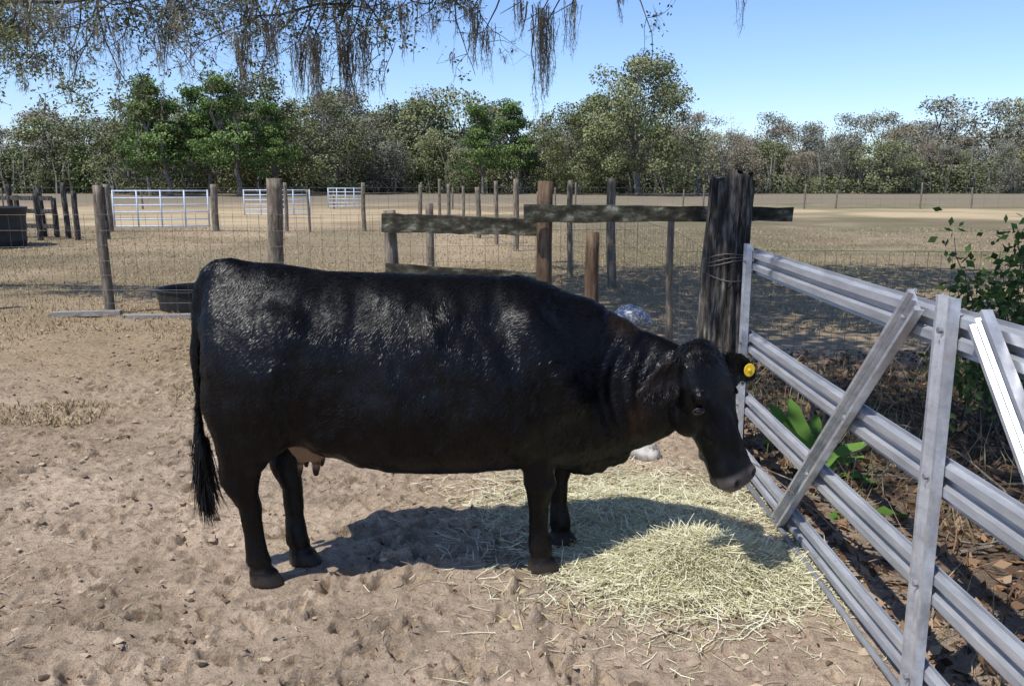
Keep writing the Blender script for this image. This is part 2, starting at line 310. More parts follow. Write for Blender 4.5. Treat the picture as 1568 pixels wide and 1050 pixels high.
UC=A([-.835,ymid(-.83)+.0,.585]);UR=A([.10,.12,.09]);E(UC,UR)
for tx,ty in[(-.865,-.06),(-.80,-.06),(-.865,.05),(-.80,.05)]:
    tube(mb,[(tx,ymid(tx)+ty,.53),(tx-.003,ymid(tx)+ty,.48),(tx-.006,ymid(tx)+ty,.445)],[.022,.017,.010],8)
tx=[(-1.04,1.300),(-1.10,1.308),(-1.15,1.300),(-1.19,1.272),(-1.218,1.225),(-1.237,1.15),(-1.247,1.05),(-1.258,.9),(-1.268,.76),(-1.27,.64),(-1.262,.54),(-1.25,.44),(-1.245,.38)]
tube(mb,[(a,ymid(-1.2)-.01*i/4,b_) for i,(a,b_) in enumerate(tx)],[.03,.042,.043,.040,.036,.032,.027,.022,.020,.021,.026,.024,.01],10)
# head
L=unit(A([.31,-.10,-.93]));Fv=A([.62,-.78,0.]);Fv[2]=-(Fv[0]*L[0]+Fv[1]*L[1])/L[2];Fv=unit(Fv);Sv=np.cross(L,Fv)
if Sv[1]>0:Sv=-Sv
HR=np.stack([Sv,Fv,L],1)
A0=A([.712,3.22,.98])
HS=[(-.045,.050,.03,.05),(-.02,.086,.055,.09),(.04,.112,.072,.115),(.10,.125,.076,.14),(.16,.130,.072,.158),(.22,.114,.062,.162),(.28,.094,.055,.148),(.34,.083,.052,.128),(.40,.081,.052,.112),(.45,.088,.056,.102),(.495,.093,.056,.092),(.53,.087,.048,.078),(.553,.060,.030,.05)]
Vh=[]
for l,hw,f,bk in HS:
    cc=np.cos(ang);ss=np.sin(ang);y_=np.sign(cc)*np.abs(cc)**.75*hw*(np.where(ss<0,1-.34*np.abs(ss)**2,1-.10*ss**2))
    z_=np.where(ss>0,np.abs(ss)**.7*f,ss*bk)
    Vh.append(A0+L*l+y_[:,None]*Sv+z_[:,None]*Fv)
rings(mb,A(Vh))
hp=lambda l,s,f: A0+L*l+Sv*s+Fv*f
for s in(-1,1):
    E(hp(.145,s*.104,.050),(.032,.028,.030),HR)            # brow
    E(hp(.225,s*.075,-.085),(.048,.075,.085),HR)           # cheek
    E(hp(.505,s*.052,.030),(.034,.032,.036),HR)            # nostril wing
    E(hp(.27,s*.080,.018),(.020,.018,.07),HR)              # face crest
E(hp(.0,0,.02),(.070,.055,.05),HR);E(hp(.505,0,-.065),(.060,.035,.045),HR);E(hp(.32,0,.042),(.038,.028,.14),HR)
def ear(b0,d,wd,ln,nrm):
    d=unit(d);nrm=unit(A(nrm)-d*np.dot(nrm,d));sd=np.cross(d,nrm);V=[]
    for q,ww,dr in[(0,.28,0),(.15,.38,0),(.35,.56,-.004),(.6,.58,-.012),(.8,.44,-.026),(.95,.22,-.042),(1,.06,-.048)]:
        c=A(b0)+d*ln*q+A([0,0,1])*dr;a=np.linspace(0,2*np.pi,16,endpoint=False)
        cup=.38*wd*(np.cos(a)**2)*ww*2*.5
        V.append(c+np.outer(np.cos(a)*ww*wd,sd)+np.outer(np.sin(a)*.010+cup,nrm))
    rings(mb,A(V))
EB=hp(.06,.09,.0);ED=unit(A([-.86,-.48,.03]))
ear(EB,ED,.13,.235,(.0,-1,.10))
ear(hp(.06,-.095,-.03),(.92,.10,-.05),.11,.20,(-.1,-1,-.1))
tmp=mb.obj("tmp_cow",[])
md=tmp.modifiers.new("r","REMESH");md.mode='VOXEL';md.voxel_size=.0075;md.use_smooth_shade=True
ms=tmp.modifiers.new("s","SMOOTH");ms.factor=.6;ms.iterations=4
dg=bpy.context.evaluated_depsgraph_get();me=bpy.data.meshes.new_from_object(tmp.evaluated_get(dg));bpy.data.objects.remove(tmp)
nv=len(me.vertices);co_=np.zeros(nv*3);me.vertices.foreach_get("co",co_);co_=co_.reshape(-1,3)
ne=len(me.edges);ed=np.zeros(ne*2,np.int32);me.edges.foreach_get("vertices",ed);ed=ed.reshape(-1,2)
deg=np.bincount(ed.ravel(),minlength=nv)[:,None]
tw_=(sst(.50,.62,co_[:,2])*(1-sst(.50,.60,co_[:,0]))*sst(-1.19,-1.12,co_[:,0]))[:,None]*.9
for it in range(32):
    acc=np.zeros((nv,3))
    for c in range(3):
        acc[:,c]=np.bincount(ed[:,0],co_[ed[:,1],c],nv)+np.bincount(ed[:,1],co_[ed[:,0],c],nv)
    co_=co_+(acc/deg-co_)*tw_
me.vertices.foreach_set("co",co_.ravel());me.update()
nr=np.zeros(nv*3);me.vertices.foreach_get("normal",nr);nr=nr.reshape(-1,3).copy()
bodyw=sst(.35,.6,co_[:,2])*(1-sst(.5,.62,co_[:,0]))*(1-.7*sst(1.17,1.28,co_[:,2]))
dsp=np.zeros(nv)
for k in range(nv):
    p=co_[k];wgt=bodyw[k]
    if wgt>0:
        a1=noise.noise(Vector((p[0]*4.6+.8*p[2],p[1]*2,p[2]*3.6)));a2=noise.noise(Vector((p[0]*10+3,p[1]*4,p[2]*7)));a3=noise.noise(Vector((p[0]*26+3,p[1]*8,p[2]*15)))
        dsp[k]=wgt*(.022*a1+.012*a2+.003*a3)
for k in np.where(co_[:,0]>.6)[0]:
    p=co_[k];dsp[k]+=.003*noise.noise(Vector((p[0]*17,p[1]*17,p[2]*17)))
for k in np.where(co_[:,2]<.6)[0]:
    p=co_[k];dsp[k]+=.003*noise.noise(Vector((p[0]*25,p[1]*25,p[2]*14)))
nk=sst(.30,.40,co_[:,0])*(1-sst(.52,.62,co_[:,0]))*(.3+vn(co_[:,0]*6,co_[:,2]*5,3))
dsp+=nk*.0024*np.sin((co_[:,0]+.15*co_[:,2]+.06*np.sin(co_[:,2]*9))*(120+20*np.sin(co_[:,2]*4)))
rb=sst(-.6,-.45,co_[:,0])*(1-sst(-.1,.0,co_[:,0]))*sst(.55,.7,co_[:,2])*(1-sst(1.0,1.12,co_[:,2]))
dsp+=rb*.002*np.sin((co_[:,0]+.3*co_[:,2]+.03*np.sin(co_[:,2]*7))*55)
# nostrils and mouth are dented into the muzzle
rel=co_-A0;lh=rel@L;sh=rel@Sv;fh=rel@Fv;inh=(np.abs(sh)<.14)&(fh>-.2)&(fh<.15)
isH=inh&(co_[:,0]>.72)
nost=np.zeros(nv)
for s in(-1,1):
    c=hp(.520,s*.055,.056);nost=np.maximum(nost,1-sst(.35,1.1,np.linalg.norm((co_-c)@HR/A([.017,.030,.021]),axis=1)))
mouth=(1-sst(.003,.010,np.abs(fh+.030-.15*(lh-.5))))*sst(.42,.45,lh)*isH
dsp-=.014*nost+.005*mouth
co_=co_+nr*dsp[:,None];me.vertices.foreach_set("co",co_.ravel());me.update()
tint=np.tile([.0028,.0027,.0031],(nv,1));hairy=np.ones(nv)
def blend(mask,c):
    global tint
    tint=tint*(1-mask[:,None])+A(c)*mask[:,None]
ud=1-sst(1.0,1.18,np.linalg.norm((co_-UC)/(UR),axis=1))
tt_=((np.abs(co_[:,0]+.835)<.06)&(np.abs(co_[:,1]-ymid(-.83))<.09)&(co_[:,2]<.5)&(co_[:,2]>.4)).astype(float)
ud=np.maximum(ud,tt_)*(co_[:,2]<.62)
teat=ud*(1-sst(.47,.50,co_[:,2]))
blend(ud,(.24,.155,.095));blend(teat,(.022,.016,.015));hairy*=1-ud
mz=sst(.47,.50,lh)*isH*sst(-.10,-.04,fh);blend(mz,(.085,.070,.064));mz2=sst(.475,.50,lh)*isH;hairy*=1-mz2
blend(nost,(.0015,.0012,.0012));blend(mouth,(.002,.002,.002))
hf=1-sst(.045,.055,co_[:,2]);blend(hf,(.03,.024,.02));hairy*=1-hf
dl=(1-sst(.02,.20,co_[:,2]))*vn(co_[:,0]*40,co_[:,2]*40,8);blend(dl*.25,(.07,.05,.035))
br=(1-sst(.4,1.,np.linalg.norm((co_-A([.52,3.25,.66]))/A([.07,.2,.17]),axis=1)));blend(br*.7,(.030,.014,.007))
br2=(1-sst(.5,1.,np.linalg.norm((co_-A([.47,3.45,1.06]))/A([.10,.3,.06]),axis=1)));blend(br2*.6,(.026,.016,.010))
re_=(co_-EB);le_=re_@ED;er=((le_>.05)&(le_<.26)&(np.linalg.norm(re_-le_[:,None]*ED,axis=1)<.09)&(nr[:,1]<-.2)).astype(float);blend(er*.8,(.030,.020,.015))
m,nt,b,o=newmat("black_hide");at=nt.nodes.new("ShaderNodeAttribute");at.attribute_name="tint"
nt.links.new(at.outputs["Color"],b.inputs["Base Color"]);b.inputs["Specular IOR Level"].default_value=.20;b.inputs["Roughness"].default_value=.40
n5=noi(nt,120,4,(1,1,.3));bump(nt,b,n5.outputs[0],.0018,.7)
me.materials.clear();me.materials.append(m)
ca=me.attributes.new("tint","FLOAT_COLOR","POINT");ca.data.foreach_set("color",np.concatenate([tint,np.ones((nv,1))],1).astype(np.float32).ravel())
me.polygons.foreach_set("use_smooth",np.ones(len(me.polygons),bool));me.name="body"
body=bpy.data.objects.new("body",me);COL.objects.link(body);body.parent=cow
tmpn=np.zeros(nv*3);me.vertices.foreach_get("normal",tmpn);nr=tmpn.reshape(-1,3)
nh=210000
idx=rng.integers(0,nv,nh);idx=idx[(R(nh)<hairy[idx])&(nr[idx][:,1]<.6)];nh=len(idx)
P0=co_[idx]+rng.normal(size=(nh,3))*.0035;N=nr[idx];P0=P0-N*((P0-co_[idx])*N).sum(1,keepdims=True)
hd=np.tile(A([-.55,0,-.8]),(nh,1));isl=P0[:,2]<.55;hd[isl]=[-.1,0,-1]
onh=inh[idx]&(lh[idx]>-.02)&(co_[idx][:,0]>.6);hd[onh]=L*1.0
sw=lambda s:(vn(P0[:,0]*7,P0[:,2]*7,s)-.5)*1.2+(vn(P0[:,0]*30,P0[:,2]*30,s+7)-.5)*.5
hd=hd+np.stack([sw(1),np.zeros(nh),sw(2)],-1)+rng.normal(size=(nh,3))*.10
hd=unit(hd-N*(hd*N).sum(1,keepdims=True));D1=unit(hd+N*.14);D2=unit(hd-N*.02)
Sx=unit(np.cross(N,hd));rl_=(rng.normal(size=nh)*.20+(vn(P0[:,0]*45,P0[:,2]*22,5)-.5)*.5)[:,None];Sx=unit(Sx*np.cos(rl_)+N*np.sin(rl_))
ln=.012+.014*R(nh);ln[isl]*=.55;ln[onh]*=.5
hm=MB();strips(hm,P0-N*.0004,D1,D2,ln,.0012+.0010*R(nh),Sx,taper=.15)
mh,nt,b,o=newmat("black_hair");at=nt.nodes.new("ShaderNodeAttribute");at.attribute_name="tint"
nt.links.new(at.outputs["Color"],b.inputs["Base Color"]);b.inputs["Roughness"].default_value=.36;b.inputs["Specular IOR Level"].default_value=.28
ho=hm.obj("coat_hair",[mh],cow,smooth=False)
ht=tint[idx]*(.6+1.0*R((nh,1)))
ca=ho.data.attributes.new("tint","FLOAT_COLOR","POINT");ca.data.foreach_set("color",np.concatenate([np.repeat(ht,6,0),np.ones((nh*6,1))],1).astype(np.float32).ravel())
n=1700;q=R(n);zb=.62-.2*q;B=np.stack([-1.262+rng.normal(size=n)*.013,ymid(-1.2)-.02+rng.normal(size=n)*.013,zb],-1)
D=unit(np.stack([rng.normal(size=n)*.10,rng.normal(size=n)*.10,-np.ones(n)],-1));D2=unit(D+rng.normal(size=(n,3))*.09+[.10,0,0])
mb=MB();strips(mb,B,D,D2,.10+.12*R(n),.003,flatdirs(n,0),taper=.2)
blk=matrnd("switch_hair",[(0,(.003,.003,.003)),(1,(.014,.011,.010))],.5);mb.obj("tail_switch",[blk],cow)
n=1500;dd=unit(rng.normal(size=(n,3)));c=hp(.02,0,.0);B=c+(dd*A([.085,.06,.06]))@HR.T;D=unit(dd@HR.T*.8+rng.normal(size=(n,3))*.4+[0,0,.2]);kp=(B[:,2]>c[2]-.02);B=B[kp];D=D[kp];n=len(B);mb=MB();strips(mb,B,D,unit(D+L*1.1),.028+.024*R(n),.002,flatdirs(n,0),taper=.2)
n=350;q=R(n);B=EB+ED*(.06+.15*q)[:,None]+np.stack([np.zeros(n),-.02-.01*R(n),-.045+rng.normal(size=n)*.012],-1);D=unit(A([-.2,-.3,-.7])+rng.normal(size=(n,3))*.4)
strips(mb,B,D,unit(D-[0,0,.4]),.015+.02*R(n),.0018,flatdirs(n,0),taper=.2);mb.obj("poll_and_ear_tufts",[blk],cow)
eyem,nt,b,o=newmat("eye");b.inputs["Base Color"].default_value=(.006,.004,.003,1);b.inputs["Roughness"].default_value=.04
lidm,nt,b,o=newmat("eyelid");b.inputs["Base Color"].default_value=(.018,.016,.016,1);b.inputs["Roughness"].default_value=.5;b.inputs["Specular IOR Level"].default_value=.3
for s in(-1,1):
    mb=MB();c=hp(.195,s*.113,.028);ellipsoid(mb,c,(.0175,.0175,.0175),0)
    out=unit(Sv*s*.8+Fv*.6);t1=unit(L-out*np.dot(L,out));t2=np.cross(out,t1)
    aa=np.linspace(0,2*np.pi,18)
    tube(mb,[c+out*.0090+t1*math.sin(a)*.0105+t2*math.cos(a)*.021 for a in aa],.0045,6,1,cap=False)
    mb.obj("eye",[eyem,lidm],cow,smooth=True)
tagm,nt,b,o=newmat("yellow_tag");b.inputs["Base Color"].default_value=(.75,.50,.02,1);b.inputs["Roughness"].default_value=.4
mb=MB();tc_=hp(.06,-.095,-.03)+unit([.92,.10,-.05])*.160+A([0,-.030,-.022])
aa=np.linspace(0,2*np.pi,20,endpoint=False);disc=lambda r,dy:np.stack([tc_[0]+r*np.cos(aa)*.85,np.full(20,tc_[1]+dy)+.2*r*np.cos(aa),tc_[2]+r*np.sin(aa)],-1)
rings(mb,A([disc(.024,.003),disc(.027,.002),disc(.027,-.002),disc(.024,-.003)]));rings(mb,A([disc(.008,-.003),disc(.008,-.007),disc(.004,-.009)]))
mb.obj("ear_tag",[tagm],cow)
# ---------------------------------------------------------------- gate
gate=empty("steel_gate",(0,0,0));gx0=1.31
def wbeam(mb,y0,y1,zt,hh,x0,m=0):
    prof=[(0,0),(.004,.10),(-.018,.16),(-.018,.36),(.006,.44),(.006,.56),(-.018,.64),(-.018,.84),(.004,.90),(0,1)]
    pr=[(x0+a,zt-q*hh) for a,q in prof]+[(x0+a+.005,zt-q*hh) for a,q in prof[::-1]]
    V=A([[ (a,y0+(y1-y0)*t,z+.004*math.sin(t*7)) for a,z in pr] for t in np.linspace(0,1,9)]) 
    rings(mb,V,m)
for i,(zt,y1) in enumerate([(1.275,4.62),(.825,4.62),(.475,4.64),(.155,4.64)]):
    mb=MB();wbeam(mb,.4,y1,zt,.135,gx0);mb.obj("rail_%d"%i,[galv],gate)
def channel(mb,p0,p1,wd,dep,x0):
    p0=A(p0);p1=A(p1);d=unit(p1-p0);s=A([-d[1],d[0]])
    prof=[(-.5,0),(-.5,-dep),(-.34,-dep),(-.26,-dep+.014),(-.08,-dep+.014),(0,-dep+.002),(.08,-dep+.014),(.26,-dep+.014),(.34,-dep),(.5,-dep),(.5,0),(.46,0),(.46,-dep+.02),(-.46,-dep+.02),(-.46,0)]
    V=A([[ (x0+b_,p[0]+s[0]*a*wd,p[1]+s[1]*a*wd) for a,b_ in prof] for p in (p0,p0*.5+p1*.5,p1)])
    rings(mb,V)
mb=MB();channel(mb,(2.455,-.0),(2.455,1.31),.088,.03,1.288);mb.obj("upright_1",[galv],gate)
mb=MB();channel(mb,(4.59,.0),(4.59,1.30),.07,.03,1.288);mb.obj("upright_2",[galv],gate)
mb=MB();channel(mb,(3.84,.02),(2.64,1.275),.085,.03,1.282);mb.obj("brace_1",[galv],gate)
mb=MB();channel(mb,(1.03,.02),(2.27,1.275),.085,.03,1.282);mb.obj("brace_2",[galv],gate)
mb=MB();tube(mb,[(1.27,4.6,.03),(1.265,3.4,.02),(1.26,2.4,.02),(1.26,.6,.025)],.013,8);mb.obj("bottom_rod",[galv_dull],gate,smooth=True)
mb=MB()
for yy,zz in [(2.455,1.21),(2.455,.76),(2.455,.41),(2.455,.09),(2.7,1.21),(3.1,.76),(3.45,.41),(4.59,1.21),(4.59,.76),(4.59,.41)]:
    tube(mb,[(1.262,yy,zz),(1.25,yy,zz)],.010,6)
mb.obj("bolts",[galv_dull],gate)
# ---------------------------------------------------------------- posts and boards
def post(mb,x,y,top,r,base=-.1,n=12,tap=.92,jit=.08,lean=0,m=0,rough=0):
    k=14;zz=np.linspace(base,top,k);lean=lean or (R()-.5)*.07
    t=np.linspace(0,1,k);P=np.stack([x+lean*(t-.3)+.15*r*np.sin(t*5+x),np.full(k,y)+.1*r*np.cos(t*4),zz],-1)
    tube(mb,P,r*(1-(1-tap)*t),n,m,R(),jit=jit+rough)
mb=MB();k=70;n=60;zz=np.linspace(-.1,1.66,k);V=[]
for q,z in enumerate(zz):
    a=np.linspace(0,2*np.pi,n,endpoint=False)
    rr=A([.120*(1+.05*math.sin(z*3.1))*(1+.22*noise.noise(Vector((math.cos(t)*3.0,math.sin(t)*3.0,z*.9)))+.20*noise.noise(Vector((math.cos(t)*9,math.sin(t)*9,z*1.6)))+.12*noise.noise(Vector((math.cos(t)*22,math.sin(t)*22,z*4)))) for t in a])
    if q==k-1: zt=z+.025*np.sin(a*3)+.02*np.cos(a*7)
    else: zt=np.full(n,z)
    V.append(np.stack([1.238-.02*math.sin(z*1.5)+rr*np.cos(a),4.85+rr*np.sin(a),zt],-1))
rings(mb,A(V))
for z in(1.18,1.195,1.215,1.1):
    aa=np.linspace(0,2*np.pi,20);tube(mb,[(1.235+.138*math.cos(a),4.85+.138*math.sin(a),z+.02*math.sin(a*2+z*30)) for a in aa],.003,5,1,cap=False)
mb.obj("corner_post",[wood_dark,wire_m],smooth=True)
bf=empty("board_fence")
def part(name,fn,mats,par,smooth=False):
    mb=MB();fn(mb);return mb.obj(name,mats,par,smooth)
part("board_1",lambda m:plank(m,(.072,5.03,1.443),(1.65,5.06,1.437),.105,.035,16,.009,h1=.078),[wood_board],bf)
part("board_2",lambda m:plank(m,(-.80,5.28,1.378),(.16,5.25,1.35),.115,.035,14,.009,h1=.10),[wood_board],bf)
part("board_3",lambda m:plank(m,(-.79,5.28,1.085),(.16,5.25,1.03),.085,.035,14,.009),[wood_board],bf)
part("post_1",lambda m:post(m,-.74,5.36,1.45,.042),[wood_grey],bf,True)
part("post_2",lambda m:post(m,.187,5.15,1.63,.05),[wood_brown],bf,True)
part("post_3",lambda m:post(m,.53,5.6,1.30,.055,tap=.8),[wood_brown],bf,True)
def wiremesh(mb,p0,p1,h,sp=.15,r=.0017,m=0,z0=.02,nh=8):
    p0=np.asarray(p0,float);p1=np.asarray(p1,float);L_=np.linalg.norm(p1-p0);nn=max(2,int(L_/sp))
    d=(p1-p0)/L_
    def seg(a,b_):
        dd=unit(b_-a);s=unit(np.cross(dd,[d[1],-d[0],0.01]))*r;t=A([d[1],-d[0],0])*r
        mb.add(A([a-s,a+t,a+s,b_-s,b_+t,b_+s]),[[0,1,4,3],[1,2,5,4],[2,0,3,5]],m)
    for q in range(nn+1):
        c=p0+(p1-p0)*q/nn;a=A([c[0],c[1],z0]);b_=A([c[0],c[1],z0+h]);o_=(R(3)-.5)*.02;seg(a,b_+o_*[1,1,0])
    for q in range(nh):
        z=z0+h*(q/(nh-1))**1.15
        ks=max(1,int(L_/1.2));pp=[A([*(p0+(p1-p0)*k/ks),z+(R()-.5)*.03]) for k in range(ks+1)]
        for a,b_ in zip(pp[:-1],pp[1:]): seg(a,b_)
f1=empty("wire_fence")
def rowposts(mb,L): 
    for x,y,t,r in L: post(mb,x,y,t,r)
part("posts",lambda m:rowposts(m,[(-4.98,10.38,1.56,.062),(-2.88,10.38,1.64,.10),(-7.2,10.4,1.5,.06),(-9.4,10.4,1.5,.06),(-1.0,10.3,1.35,.05)]),[wood_grey],f1,True)
part("mesh",lambda m:wiremesh(m,(-10,10.4),(1.5,10.2),1.2,.15,.0020),[wire_m],f1)
f2=empty("wire_fence")
line=[(1.24,4.95),(1.5,8.0),(1.51,12.93),(.97,14.3),(.55,16.6),(.09,19.4),(-.39,21.3),(-.92,23.6),(-1.59,28),(-2.35,32),(-3.2,38)]
part("posts",lambda m:rowposts(m,[(x,y,1.52+.14*math.sin(x*9),.062+.012*math.sin(x*5)) for x,y in line[2:]]+[(1.5,8.0,1.28,.035)]),[wood_grey],f2,True)
def lm(m):
    for a,b_ in zip(line[:-1],line[1:]): wiremesh(m,a,b_,1.15,.15 if a[1]<13 else .3,.0020)
part("mesh",lm,[wire_m],f2)
f3=empty("wire_fence")
part("mesh",lambda m:wiremesh(m,(1.3,6.5),(7.5,6.6),1.07,.10,.0018,nh=10),[wire_m],f3)
part("posts",lambda m:rowposts(m,[(4.6,6.6,1.25,.03),(7.5,6.6,1.3,.05)]),[wood_grey],f3,True)
f4=empty("wire_fence")
part("posts",lambda m:rowposts(m,[(-9.2,26.6,1.45,.11),(-7.0,26.6,1.5,.06),(-6.2,26.2,1.3,.04),(-4.6,26.6,1.5,.07),(-12.5,26.6,1.45,.1),(-3.2,30,1.4,.07),(-8.5,31,1.4,.06)]),[wood_grey],f4,True)
part("mesh",lambda m:wiremesh(m,(-9.2,26.6),(-.9,24),1.2,.3,.003),[wire_m],f4)
f5=empty("wire_fence")
part("posts",lambda m:rowposts(m,[(x+1.2*math.sin(x),46+.02*x,1.2+.2*math.sin(x*3),.05) for x in np.arange(-26,45,3.4)]),[wood_grey],f5,True)
part("mesh",lambda m:wiremesh(m,(-26,46),(45,47),1.1,.8,.004,nh=5),[wire_m],f5)
f6=empty("rail_fence")
part("posts",lambda m:rowposts(m,[(-11.6-.45*k+.2*math.sin(k*5),22.8+.6*math.sin(k*2.3)+.3*k,1.3+.22*math.sin(k*1.7),.075) for k in range(8)]),[wood_dark],f6,True)
def rl(m):
    for z in(.35,.75,1.1): plank(m,(-12.4,23.2,z),(-20,26,z),.12,.04)
part("rails",rl,[wood_dark],f6)
mb=MB();post(mb,-11.0,23.2,1.4,.07);mb.obj("wooden_post",[wood_dark])
def pipegate(x0,y0,x1,y1,h):
    g=empty("pipe_gate")
    mb=MB();p=lambda t,z:(x0+(x1-x0)*t,y0+(y1-y0)*t,z)
    for z in np.linspace(.18,h,6): tube(mb,[p(0,z),p(1,z)],.022,7)
    mb.obj("pipes",[gate_paint],g,True);mb=MB()
    for t in(0,.25,.5,.75,1): tube(mb,[p(t,.14),p(t,h+.03)],.026,7)
    mb.obj("stiles",[gate_paint],g,True)
pipegate(-12.2,26.3,-9.4,26.6,1.25);pipegate(-10.9,35,-8.3,35.3,1.15);pipegate(-9.6,45,-7.8,45,1.1)
def vessel(name,x,y,r,h,mat,ribs):
    mb=MB();n=40;a=np.linspace(0,2*np.pi,n,endpoint=False);V=[]
    prof=[(r*.93,0)]+[(r*(.94+.05*q/6+ribs*(q%2)),h*q/6) for q in range(1,6)]+[(r*1.03,h*.95),(r*1.03,h),(r*.95,h),(r*.93,h*.9),(r*.88,h*.25)]
    for rr,z in prof: V.append(np.stack([x+rr*np.cos(a),y+rr*np.sin(a),np.full(n,z)],-1))
    rings(mb,A(V));mb.obj(name,[mat],smooth=False)
vessel("rubber_tub",-4.02,10.85,.52,.27,rubber,.0);vessel("stock_tank",-12.8,20.6,1.0,.95,rubber,.015)
mb=MB();plank(mb,(-5.55,10.12,.03),(-4.75,10.2,.04),.06,.10,m=0);plank(mb,(-4.65,10.0,.02),(-2.9,10.1,.03),.05,.1);mb.obj("timber_beam",[timber_pale])
# ---------------------------------------------------------------- guinea fowl and rock
gf=empty("guinea_fowl");spk,nt,b,o=newmat("speckled_feathers");vr=nt.nodes.new("ShaderNodeTexVoronoi");vr.inputs["Scale"].default_value=38
tcn=nt.nodes.new("ShaderNodeTexCoord");nt.links.new(tcn.outputs["Object"],vr.inputs[0]);rp=ramp(nt,[(.0,(.8,.8,.8)),(.40,(.66,.66,.67)),(.52,(.30,.30,.31)),(1,(.22,.22,.23))]);nt.links.new(vr.outputs["Distance"],rp.inputs[0]);nt.links.new(rp.outputs[0],b.inputs["Base Color"])
def fowl(m):
    c=A([1.22,8.7,-.01]);pts=[(.24,.17,.012),(.19,.20,.05),(.10,.24,.10),(0,.25,.125),(-.09,.24,.10),(-.14,.21,.06),(-.19,.15,.035),(-.22,.11,.026)]
    tube(m,[c+[a,0,z] for a,z,r in pts],[r for a,z,r in pts],14)
    ellipsoid(m,c+[-.235,0,.095],(.035,.024,.028),0);ellipsoid(m,c+[-.265,0,.08],(.022,.008,.008),1)
    for s in(-1,1): tube(m,[c+[.0,s*.04,.16],c+[.01,s*.04,.08],c+[0,s*.04,.02]],.008,6,1);tube(m,[c+[0,s*.04,.028],c+[-.05,s*.05,.028]],.006,5,1);ellipsoid(m,c+[.03,s*.09,.26],(.13,.04,.075),0)
part("body",fowl,[spk,lidm],gf,True)
mb=MB();ellipsoid(mb,(0,0,0),(.10,.08,.075),nu=24,nv=16);V=mb.V[0]
for k in range(len(V)): V[k]*=1+.35*noise.noise(Vector(V[k]*14))
V+=A([.80,4.85,.05]);mb.obj("rock",[matnoise("pale_rock",[(.35,(.14,.11,.08)),(.46,(.5,.47,.43)),(.7,(.72,.70,.66))],14,rough=.9)],smooth=True)
# ---------------------------------------------------------------- trees
def leafmat(name,c0,c1,c2,t=0): return matrnd(name,[(0,c0),(.5,c1),(1,c2)],.7,t,.15)
LM={"olive":leafmat("leaf_olive",(.055,.065,.03),(.165,.18,.08),(.31,.32,.155)),
"green":leafmat("leaf_green",(.035,.06,.018),(.105,.165,.045),(.24,.32,.10)),
"grey":leafmat("leaf_greygreen",(.085,.085,.062),(.22,.215,.155),(.38,.37,.28)),
"brown":leafmat("leaf_brown",(.10,.08,.055),(.26,.22,.15),(.44,.37,.27)),
"lime":leafmat("leaf_lime",(.07,.09,.02),(.23,.27,.08),(.38,.40,.14))}
def tree(name,h,cr,kind,seed,n_leaf=5000,ls=.26,pine=False,low=.12,nc=54):
    r_=np.random.default_rng(seed);mb=MB()
    k=8;P=np.cumsum(np.concatenate([[[0,0,-.2]],r_.normal(size=(k,3))*[.03*h,.03*h,0]+[0,0,h*(.88 if pine else .72)/k]]),0)
    tr=h*.018*(1 if pine else 1.2);tube(mb,P,np.linspace(tr*1.2,tr*.2,k+1),7,0)
    cl=[];ph_=r_.random(4)*6.28
    for q in range(nc):
        if pine:
            t=r_.random()**.85;z=h*(.22+.76*t);rad=cr*(1-t*.8)*(.25+.85*r_.random());a=r_.random()*6.28
            c=A([P[-1][0]*t+rad*math.cos(a),P[-1][1]*t+rad*math.sin(a),z]);cs=h*.055*(1.35-t*.6)*(.7+.6*r_.random());sq=.5
        else:
            u=low+(1-low)*r_.random()**.9;a=r_.random()*6.28
            pr=math.sqrt(max(.03,1-((u-.50)/.52)**2))*(1+.25*math.sin(a*2+ph_[0]+u*4)+.18*math.sin(a*5+ph_[1]+u*9))
            rad=cr*pr*(.35+.7*r_.random()**.6);sk=h*.04*math.sin(u*5+ph_[2])
            c=A([rad*math.cos(a)+sk,rad*math.sin(a),h*.93*u]);cs=h*(.045+.05*r_.random());sq=.75
        cl.append((c,cs,sq,r_.random()))
        if q%3==0:
            s0=P[min(k,max(2,int(k*min(1,c[2]/h*1.0))-1))];md=(s0+c)/2+r_.normal(size=3)*h*.03
            tube(mb,[s0,md,c*1.02],[tr*.35,tr*.22,tr*.07],5,0,cap=False)
    per=n_leaf//nc;C_=[];Rr=[]
    for c,cs,sq,rv in cl:
        g=r_.normal(size=(per,3));g=g/np.linalg.norm(g,axis=1,keepdims=True)*(r_.random((per,1))**.4)*1.7
        C_.append(c+g*A([cs,cs,cs*sq]));Rr.append(np.clip(.6*rv+.2+.35*(r_.random(per)-.5)+.10*g[:,2],0,1))
    C_=np.concatenate(C_);n=len(C_)
    quads(mb,C_,unit(rng.normal(size=(n,3))+[-.3,-.4,.7]),ls*(.5+.9*R(n)),1,np.concatenate(Rr),asp=.75)
    return mb.mesh(name,[bark_far,LM[kind]])
def put(name,me,x,y,s=1,rz=0,par=None,sz=None):
    o=bpy.data.objects.new(name,me);COL.objects.link(o);o.location=(x,y,0);o.rotation_euler=(0,0,rz);o.scale=(s,s,sz or s)
    if par:o.parent=par
    return o
var=[tree("tv%d"%q,8,cr,kd,100+q,n,ls,pine=pn,low=lo) for q,(cr,kd,n,ls,pn,lo) in enumerate([(3.0,"olive",7000,.21,False,.03),(2.7,"grey",6500,.18,False,.03),(3.3,"olive",7000,.21,False,.02),(2.6,"brown",5600,.17,False,.05),(2.9,"grey",6500,.18,False,.03),(2.2,"green",5200,.19,False,.06),(2.4,"lime",4600,.17,False,.08),(2.0,"brown",3200,.13,False,.12),(2.4,"olive",6000,.19,False,.05)])]
tl=empty("distant_treeline");cnt=0
